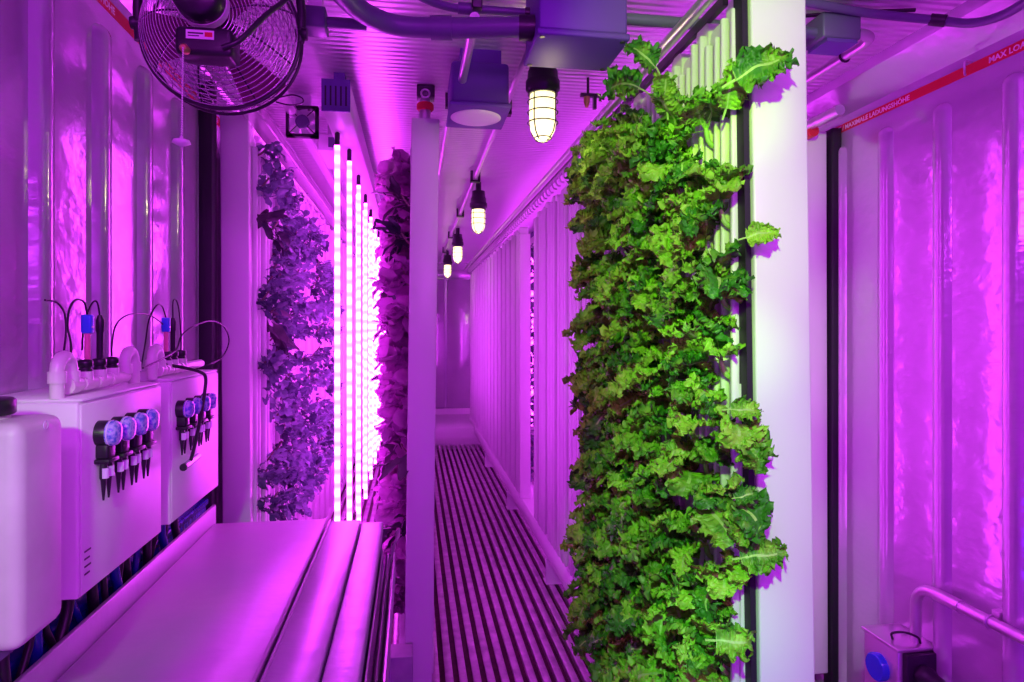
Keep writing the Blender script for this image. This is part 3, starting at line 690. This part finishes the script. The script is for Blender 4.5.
# ------------------------------------------------------------------ work table
TZ = .86
tb = thing('work_table', 'long stainless steel work table with a raised back edge and grooved top', 'table', (-.35, 1.2, 0))
YT = P(270, 521, Z=TZ).y
MB().box((-.64, .25, TZ-.03), (-.285, YT, TZ), .003, 1).build('top', M['steel'], tb)
MB().box((-.277, .25, TZ-.035), (-.172, YT-.02, TZ-.004), .003, 1).build('middle_strip', M['steel'], tb)
MB().box((-.166, .25, TZ-.045), (-.098, YT-.03, TZ-.010), .004, 2).build('edge_strip', M['steel'], tb)
MB().box((-.285, .25, TZ), (-.279, YT-.01, TZ+.008)).box((-.272, .25, TZ-.004), (-.268, YT-.02, TZ+.002)).build('bead', M['galv'], tb)
MB().box((-.652, .25, TZ-.03), (-.640, YT+.02, TZ+.056), .002, 1).build('back_edge', M['steel'], tb)
MB().box((-.285, .25, TZ-.04), (-.10, YT-.02, TZ-.030)).build('groove', M['grey'], tb)
MB().box((-.110, .25, .10), (-.100, YT-.05, TZ-.045)).build('apron', M['grey'], tb)
MB().box((-.64, YT-.03, .10), (-.11, YT-.02, TZ-.04)).build('end_skirt', M['grey'], tb)
for xx in (-.62, -.14):
    for yy in (.3, YT-.1): MB().box((xx-.02, yy, 0), (xx+.02, yy+.04, TZ-.03)).build('leg', M['galv'], tb)
t = thing('side_gutter', 'narrow metal gutter with a dark pipe along the table edge', 'gutter', (-.07, 1.5, .80))
MB().box((-.095, .3, .70), (-.091, 2.05, .80)).box((-.095, .3, .70), (-.055, 2.05, .705)).box((-.059, .3, .70), (-.055, 2.05, .79)).build('channel', M['galv'], t)
MB().tube([(-.075, .3, .765), (-.075, 2.08, .765)], .010, 10).build('pipe', M['black'], t)
MB().box((-.085, .5, 0), (-.065, .53, .70)).box((-.085, 1.9, 0), (-.065, 1.93, .70)).build('support', M['galv'], t)

# ------------------------------------------------------------------ dosing boxes and tank
XF = -.56; ZT, ZB = H-.128, H-.462
def ybox(px): return P(px, 400, X=XF).y
def dosing_box(y0, y1, label):
    t = thing('dosing_box', label, 'dosing box', (-.655, (y0+y1)/2, ZB))
    MB().box((XL+.002, y0, ZB), (XF, y1, ZT), .004, 2).build('housing', M['white'], t)
    MB().box((XL+.02, y0+.006, ZT), (XF+.004, y1-.006, ZT+.006), .002, 1).build('lid', M['white'], t)
    MB().box((XF, y0+.004, ZB+.004), (XF+.004, y1-.004, ZT-.004), .0015, 1).build('front', M['white'], t)
    return t
y1a, y1b, y2a, y2b = ybox(78), ybox(160), ybox(170), ybox(217)
d1 = dosing_box(y1a, y1b, 'white dosing box with four blue pumps beside the plastic tank')
m = MB()
for k in range(4): m.box((XF+.0042, y1a+.012, ZB+.075-k*.013), (XF+.0048, y1a+.012+.022-.004*(k % 2), ZB+.078-k*.013))
m.build('printed_lines', M['dark'], d1)
d2 = dosing_box(y2a, y2b, 'white dosing box with four blue pumps close to the black wall seal')
def pump(y, z, s, label, group):
    t = thing('dosing_pump', label, 'pump', (XF, y, z), group)
    b = MB().lathe((XF+.004, y, z), (1, 0, 0), [(0, .023*s), (.017, .023*s), (.020, .021*s)], 24).build('body', M['black'], t)
    MB().lathe((XF+.021, y, z), (1, 0, 0), [(0, .0225*s), (.010, .0225*s), (.015, .020*s), (.018, .013*s), (.019, .002)], 24).build('head', M['pumpcap'], t)
    MB().torus((XF+.025, y, z), (1, 0, 0), .0222*s, .0012, 28, 6).build('ring', M['clear'], t)
    MB().box((XF+.004, y-.016*s, z-.045*s), (XF+.026, y+.016*s, z-.018*s), .004).box((XF+.004, y-.020*s, z-.052*s), (XF+.030, y+.020*s, z-.044*s), .002).build('clamp', M['black'], t)
    for sy in (-1, 1):
        yy = y+sy*.010*s
        MB().lathe((XF+.016, yy, z-.048*s), (0, 0, -1), [(0, .0045), (.012*s, .0065), (.030*s, .0065), (.034*s, .0050), (.070*s, .0016)], 10).build('nozzle', M['black'], t)
        MB().lathe((XF+.020, yy-.002, z-.060*s), (0, 0, -1), [(0, .0058), (.018*s, .0058)], 10).build('tube_end', M['clear'], t)
nm = ['nearest the tank', 'second from the tank', 'third from the tank', 'farthest from the tank']
cx = [(111, 433), (125.5, 428.5), (138.5, 424), (150, 420)]
for i, (px, py) in enumerate(cx):
    q = P(px, py, X=XF+.024); pump(q.y, q.z, 1.0, 'blue-faced dosing pump on the first dosing box, '+['next to the tank', 'second from the tank', 'third from the tank', 'fourth from the tank'][i], 'pumps on the first dosing box')
cx = [(187, 409), (195.5, 406), (203.5, 403.5), (210.5, 401)]
for i, (px, py) in enumerate(cx):
    q = P(px, py, X=XF+.024); pump(q.y, q.z, .92, 'blue-faced dosing pump on the box by the black seal, %s counting from the tank' % ordn(i+1), 'pumps on the second dosing box')
# manifolds
def elbow_u(mb, x, ya, yb, z0, z1, zb, r):
    """up from z0, over, down to zb"""
    rr = (yb-ya)/2; c = (ya+yb)/2
    pts = [Vector((x, ya, z0)), Vector((x, ya, z1-rr))]+[Vector((x, c-rr*math.cos(a*PI/8), z1-rr+rr*math.sin(a*PI/8))) for a in range(1, 8)]+[Vector((x, yb, z1-rr)), Vector((x, yb, zb))]
    mb.tube(pts, r, 14)
def manifold(pxs, px_near, px_far, label, X=-.60, blue=0, r=.0112, far=True):
    yn = P(px_near, 380, X=X).y; yf = P(px_far, 380, X=X).y; zc = ZT+.024
    t = thing('probe_manifold', label, 'pipe manifold', (X, yn, ZT+.006))
    m = MB(); m.tube([(X, yn+.052, zc), (X, yf-.04, zc)], r, 14); m.build('body_pipe', M['pvc'], t)
    m = MB(); elbow_u(m, X, yn, yn+.045, ZT+.006, zc+.052, zc, r); m.build('near_bend', M['pvc'], t)
    MB().cyl((X, yn, ZT+.032), (X, yn, ZT+.052), r*1.25).cyl((X, yn+.045, ZT+.030), (X, yn+.045, ZT+.050), r*1.25).lathe((X, yn+.03, zc), (0, 1, 0), [(0, r*1.3), (.03, r*1.3)], 14).build('fitting', M['pvc'], t)
    if far:
        m = MB(); elbow_u(m, X, yf-.045, yf, zc, zc+.052, ZT+.006, r); m.build('far_bend', M['pvc'], t)
        MB().cyl((X, yf, ZT+.032), (X, yf, ZT+.052), r*1.25).cyl((X, yf-.045, ZT+.030), (X, yf-.045, ZT+.050), r*1.25).build('fitting', M['pvc'], t)
    for px in pxs:
        yy = P(px, 362, X=X).y
        te = MB().cyl((X, yy, zc), (X, yy, zc+.022), r*1.15).lathe((X, yy-.018, zc), (0, 1, 0), [(0, r*1.2), (.036, r*1.2)], 14).build('tee', M['pvc'], t)
        MB().lathe((X, yy, zc+.020), (0, 0, 1), [(0, .0120), (.006, .0120), (.007, .0095), (.010, .0095), (.011, .0125), (.022, .0125), (.024, .006)], 14).build('cap', M['black'], te)
    return zc
zc = manifold([85.3, 99.4, 112], 57, 134, 'cream pipe manifold with three black caps on the box beside the tank')
manifold([166.5, 173, 181], 152, 205, 'cream pipe manifold with three black caps on the box by the seal', far=False)
def probe(px, kind, label, X=-.60):
    yy = P(px, 362, X=X).y; z = zc+.042
    t = thing(kind+'_probe', label, 'probe', (X, yy, z))
    if kind == 'blue':
        MB().cyl((X, yy, z), (X, yy, z+.052), .0050, 12).build('rod', M['rod'], t)
        MB().box((X-.009, yy-.0075, z+.050), (X+.009, yy+.0075, z+.085), .003).build('head', M['blue'], t)
        MB().box((X+.0091, yy-.004, z+.060), (X+.0095, yy+.004, z+.064)).build('print', M['label'], t)
        return Vector((X, yy, z+.085))
    MB().lathe((X, yy, z), (0, 0, 1), [(0, .006), (.05, .006), (.055, .0075), (.075, .0075), (.085, .004)], 12).build('body', M['black'], t)
    return Vector((X, yy, z+.083))
b1 = probe(87.5, 'blue', 'blue-headed probe with a clear rod in the manifold beside the tank')
k1 = probe(100, 'black', 'black rod probe in the manifold beside the tank')
b2 = probe(166, 'blue', 'blue-headed probe in the manifold by the black wall seal')
k2 = probe(173, 'black', 'black rod probe in the manifold by the black wall seal')
def cable(pts, r, label, m='black'): return tag(MB().tube(smooth(pts, 6), r, 7).build('cable', M[m]), label, 'cable', 'cables of the probes')
X_ = -.60
cable([b1, P(84, 302, X=X_), P(76, 300, X=X_), P(70, 308, X=X_), P(67.5, 325, X=-.62), P(71, 345, X=-.64), P(70, 362, X=-.66)], .0020, 'black cable arching from the first blue-headed probe')
cable([k1, P(97, 302, X=X_), P(91, 305, X=-.62), P(84, 325, X=-.66), P(82, 350, X=-.68)], .0018, 'short black cable bending from the first black rod probe')
cable([P(112, 356, X=X_), P(112, 345, X=X_), P(116, 325, X=X_), P(128, 315, X=X_), P(145, 314, X=-.60), P(158, 320, X=-.60), P(172, 335, X=-.62), P(176, 350, X=-.64)], .0018, 'black cable arching between the two manifolds')
cable([b2, P(162, 306, X=X_), P(156, 306, X=X_), P(149, 320, X=-.62), P(145, 345, X=-.64), P(141, 368, X=-.64)], .0018, 'black cable looping down from the second blue-headed probe')
cable([k2, P(173, 302, X=X_), P(176, 300, X=X_), P(179, 310, X=X_), P(181, 335, X=X_), P(181, 352, X=X_)], .0018, 'thin black cable looping up from the second black rod probe')
cable([P(143, 368, X=-.57), P(160, 360, X=-.57), P(176, 350, X=-.57), P(182, 335, X=-.57), P(196, 325, X=-.56), P(212, 321, X=-.55), P(224, 327, X=-.54), P(229, 341, X=-.54), P(222, 357, X=-.55), P(205, 366, X=-.57), P(196, 369, X=-.60)], .0020, 'black cable swinging out in a wide loop past the dark seal')
cable([P(45, 300, X=-.70), P(56, 302, X=-.70), P(64, 312, X=-.69), P(66, 330, X=-.68), P(64, 352, X=-.68)], .0020, 'dim black cable close to the steel wall behind the tank bend')
st = thing('bent_sensor', 'dark bent tube with a clear cylinder end hanging before the second box', 'sensor', P(205, 375, X=-.52))
pts = [P(164, 364, X=-.60), P(185, 368, X=-.57), P(200, 372, X=-.53), P(205.5, 377, X=-.52), P(205, 390, X=-.52), P(201, 415, X=-.52), P(196, 440, X=-.52), P(191, 460, X=-.52)]
MB().tube(smooth(pts, 5), .0042, 9).build('tube', M['dark'], st)
q = P(184, 467, X=-.52); q2 = P(198, 456, X=-.535)
MB().tube([q, q2], .0075, 14).build('clear_sleeve', M['clear'], st)
MB().tube([q+(q-q2).normalized()*.006, q+(q2-q).normalized()*.004], .0085, 14).build('end_cap', M['black'], st)
# tank
ya = P(20, 500, X=-.53).y; yb = P(66, 500, X=-.53).y; zb = H-.447; zt = H-.132
tk = thing('plastic_tank', 'off-white plastic tank with a black screw lid at the start of the wall', 'tank', (-.64, (ya+yb)/2, zb))
MB().box((-.735, ya, zb), (-.53, yb, zt), .018, 4).build('body', M['tank'], tk)
lx, ly = -.612, ya+.055
MB().lathe((lx, ly, zt-.004), (0, 0, 1), [(0, .035), (.010, .035), (.011, .030), (.014, .030)], 24).build('neck', M['tank'], tk)
ld = MB().lathe((lx, ly, zt+.006), (0, 0, 1), [(0, .040), (.002, .042), (.020, .042), (.023, .038), (.024, .002)], 30).build('lid', M['black'], tk)
m = MB().torus((-.529, P(45, 425, X=-.53).y, P(45, 425, X=-.53).z), (1, 0, 0), .006, .0008, 18, 4); m.build('moulded_mark', M['clear'], tk)
tag(MB().box((XL+.001, ya-.02, zb-.012), (-.56, yb, zb-.001)).box((XL+.001, ya+.02, zb-.06), (XL+.012, ya+.04, zb-.012)).build('tank_shelf', M['grey']), 'dark wall bracket shelf carrying the plastic tank', 'shelf')
# reservoir and hoses beneath
rs = thing('nutrient_reservoir', 'deep blue reservoir low against the wall under the dosing boxes', 'reservoir', (-.72, 1.6, .0))
MB().box((-.722, .80, .02), (-.690, 2.30, ZB-.13), .010, 3).build('body', M['reservoir'], rs)
MB().box((-.724, .79, ZB-.14), (-.686, 2.31, ZB-.12), .005, 2).build('lid', M['reservoir'], rs)
rh = random.Random(5)
for k in range(18):
    yy = 1.12+k*.048+rh.uniform(-.012, .012); xx = -.672+rh.uniform(0, .012)
    tag(MB().tube(smooth([(xx, yy, ZB+.005), (xx, yy+rh.uniform(-.02, .02), ZB-.08), (xx-.0, yy+rh.uniform(-.04, .04), ZB-.18), (xx, yy, ZB-.35)], 5), .011 if k % 2 else .007, 8).build('hose', M['black' if k % 3 else 'reservoir']),
        'dark hose hanging under the dosing boxes, %s counting from the tank' % ordn(k+1), 'hose', 'hoses under the dosing boxes')

# ------------------------------------------------------------------ electrical box low on the bare wall
pw = thing('wall_conduit', 'metal conduit with an elbow low on the bare ribbed wall', 'conduit', (1.66, 1.9, .63))
zc_ = H-.86; XC = 1.665
yE = P(918, 600, X=XC).y
MB().tube([(XC, .5, zc_), (XC, yE-.06, zc_)]+[Vector((XC, yE-.06+.07*math.sin(a*PI/16), zc_-.07+.07*math.cos(a*PI/16))) for a in range(1, 9)]+[(XC, yE+.01, zc_-.26)], .0165, 16).build('tube', M['galv'], pw)
MB().cyl((XC, yE-.17, zc_), (XC, yE-.075, zc_), .0195, 18).build('coupling', M['galv'], pw)
for yy in (1.2, 1.62): MB().box((XC+.018, yy, zc_-.03), (XR-.001, yy+.025, zc_+.03)).torus((XC, yy+.012, zc_), (0, 1, 0), .018, .004, 18, 6).build('clamp', M['galv'], pw)
eb = thing('outlet_box', 'metal outlet box below the conduit elbow on the bare wall', 'outlet box', (1.6, yE, .2))
MB().box((XC-.10, yE-.03, zc_-.52), (XR-.002, yE+.13, zc_-.20), .006).build('housing', M['galv'], eb)
MB().box((XC-.106, yE-.036, zc_-.202), (XR-.002, yE+.136, zc_-.192), .002).build('lid', M['galv'], eb)
MB().box((XC-.085, yE-.052, zc_-.50), (XR-.01, yE-.030, zc_-.205), .004).build('receptacle_plate', M['black'], eb)
m = MB().lathe((XC-.10, yE+.05, zc_-.29), (-1, 0, 0), [(0, .045), (.02, .045), (.024, .041)], 24).build('socket', M['pump'], eb)
pg = thing('power_plug', 'black round power plug pushed into the outlet box', 'plug', (1.62, yE-.08, .3))
MB().lathe((XC-.03, yE-.052, zc_-.27), (0, -1, 0), [(0, .034), (.03, .034), (.032, .028), (.07, .026), (.085, .012)], 20).build('body', M['black'], pg)
MB().tube(smooth([(XC-.03, yE-.12, zc_-.29), (XC-.03, yE-.17, zc_-.33), (XC-.03, yE-.18, zc_-.45), (XC-.03, yE-.16, .0)], 5), .010, 10).build('cord', M['black'], pg)
cable([(XC-.07, yE+.03, zc_-.19), (XC-.08, yE+.02, zc_-.165), (XC-.05, yE+.0, zc_-.155), (XC-.01, yE-.01, zc_-.17), (XC+.0, yE-.01, zc_-.19)], .004, 'small black wire loop on top of the metal outlet box', 'black')

# ------------------------------------------------------------------ light
def area(name, loc, rot, sx, sy, e, col):
    l = bpy.data.lights.new(name, 'AREA'); l.shape = 'RECTANGLE'; l.size = sx; l.size_y = sy; l.energy = e; l.color = col
    o = bpy.data.objects.new(name, l); C.objects.link(o); o.location = loc; o.rotation_euler = rot; return o
def spot(name, loc, target, e, col, ang, blend=.5, size=.05):
    l = bpy.data.lights.new(name, 'SPOT'); l.energy = e; l.color = col; l.spot_size = R(ang); l.spot_blend = blend; l.shadow_soft_size = size
    o = bpy.data.objects.new(name, l); C.objects.link(o); o.location = loc
    o.rotation_euler = (Vector(target)-Vector(loc)).to_track_quat('-Z', 'Y').to_euler(); return o
PURP = (.62, .035, 1.0)
# unseen purple fill added under the ceiling behind the camera, brightening the work bay
area('work_bay_fill', (.45, -.55, 2.40), (R(35), 0, 0), 1.8, .25, 36, (.66, .05, .95))
# added strip-shaped fill hidden behind the aisle panel, brightening the towers opposite and the floor
for k in range(9): area('aisle_fill', (.072, 2.75+k*.72, 1.3), (PI/2, 0, -PI/2), .03, 1.7, 5.0, (.74, .05, 1.0))
# added greenish spots behind the camera that whiten the end panel and kale
FILL_AT = Vector((-.10, -.30, 2.20))
for el, e, c in ((1, 150, (.42, 1, .0)), (-14, 150, (.40, 1, .0)), (-29, 150, (.32, 1, .06)), (-44, 130, (.20, 1, .26))):
    az = R(25.2); spot('panel_fill_spot', FILL_AT, FILL_AT+Vector((math.sin(az)*math.cos(R(el)), math.cos(az)*math.cos(R(el)), math.sin(R(el)))), e*1.02, c, 24, .85, .03)
spot('tank_fill_spot', (-.35, -.10, 1.75), (-.63, 1.05, 1.20), 24, (.48, 1, .30), 26, .5, .03)  # unseen spot added to brighten the front of the tank
area('low_blue_fill', (.5, -.7, .25), (R(95), 0, 0), 1.8, .2, 5, (.08, .01, 1.0))  # added low fill, out of view, tinting the lower surfaces blue-violet
wd = bpy.data.worlds.new('world'); SC.world = wd; wd.use_nodes = True
bg = wd.node_tree.nodes['Background']; bg.inputs['Color'].default_value = (.58, .002, .90, 1); bg.inputs['Strength'].default_value = 1.1

vs = SC.view_settings
vs.view_transform = 'Standard'; vs.look = 'None'; vs.gamma = 1; vs.use_curve_mapping = False; vs.exposure = 0.12
SC.cycles.use_denoising = True
SC.cycles.max_bounces = 8; SC.cycles.diffuse_bounces = 5; SC.cycles.glossy_bounces = 4; SC.cycles.transmission_bounces = 4
SC.cycles.sample_clamp_indirect = 8
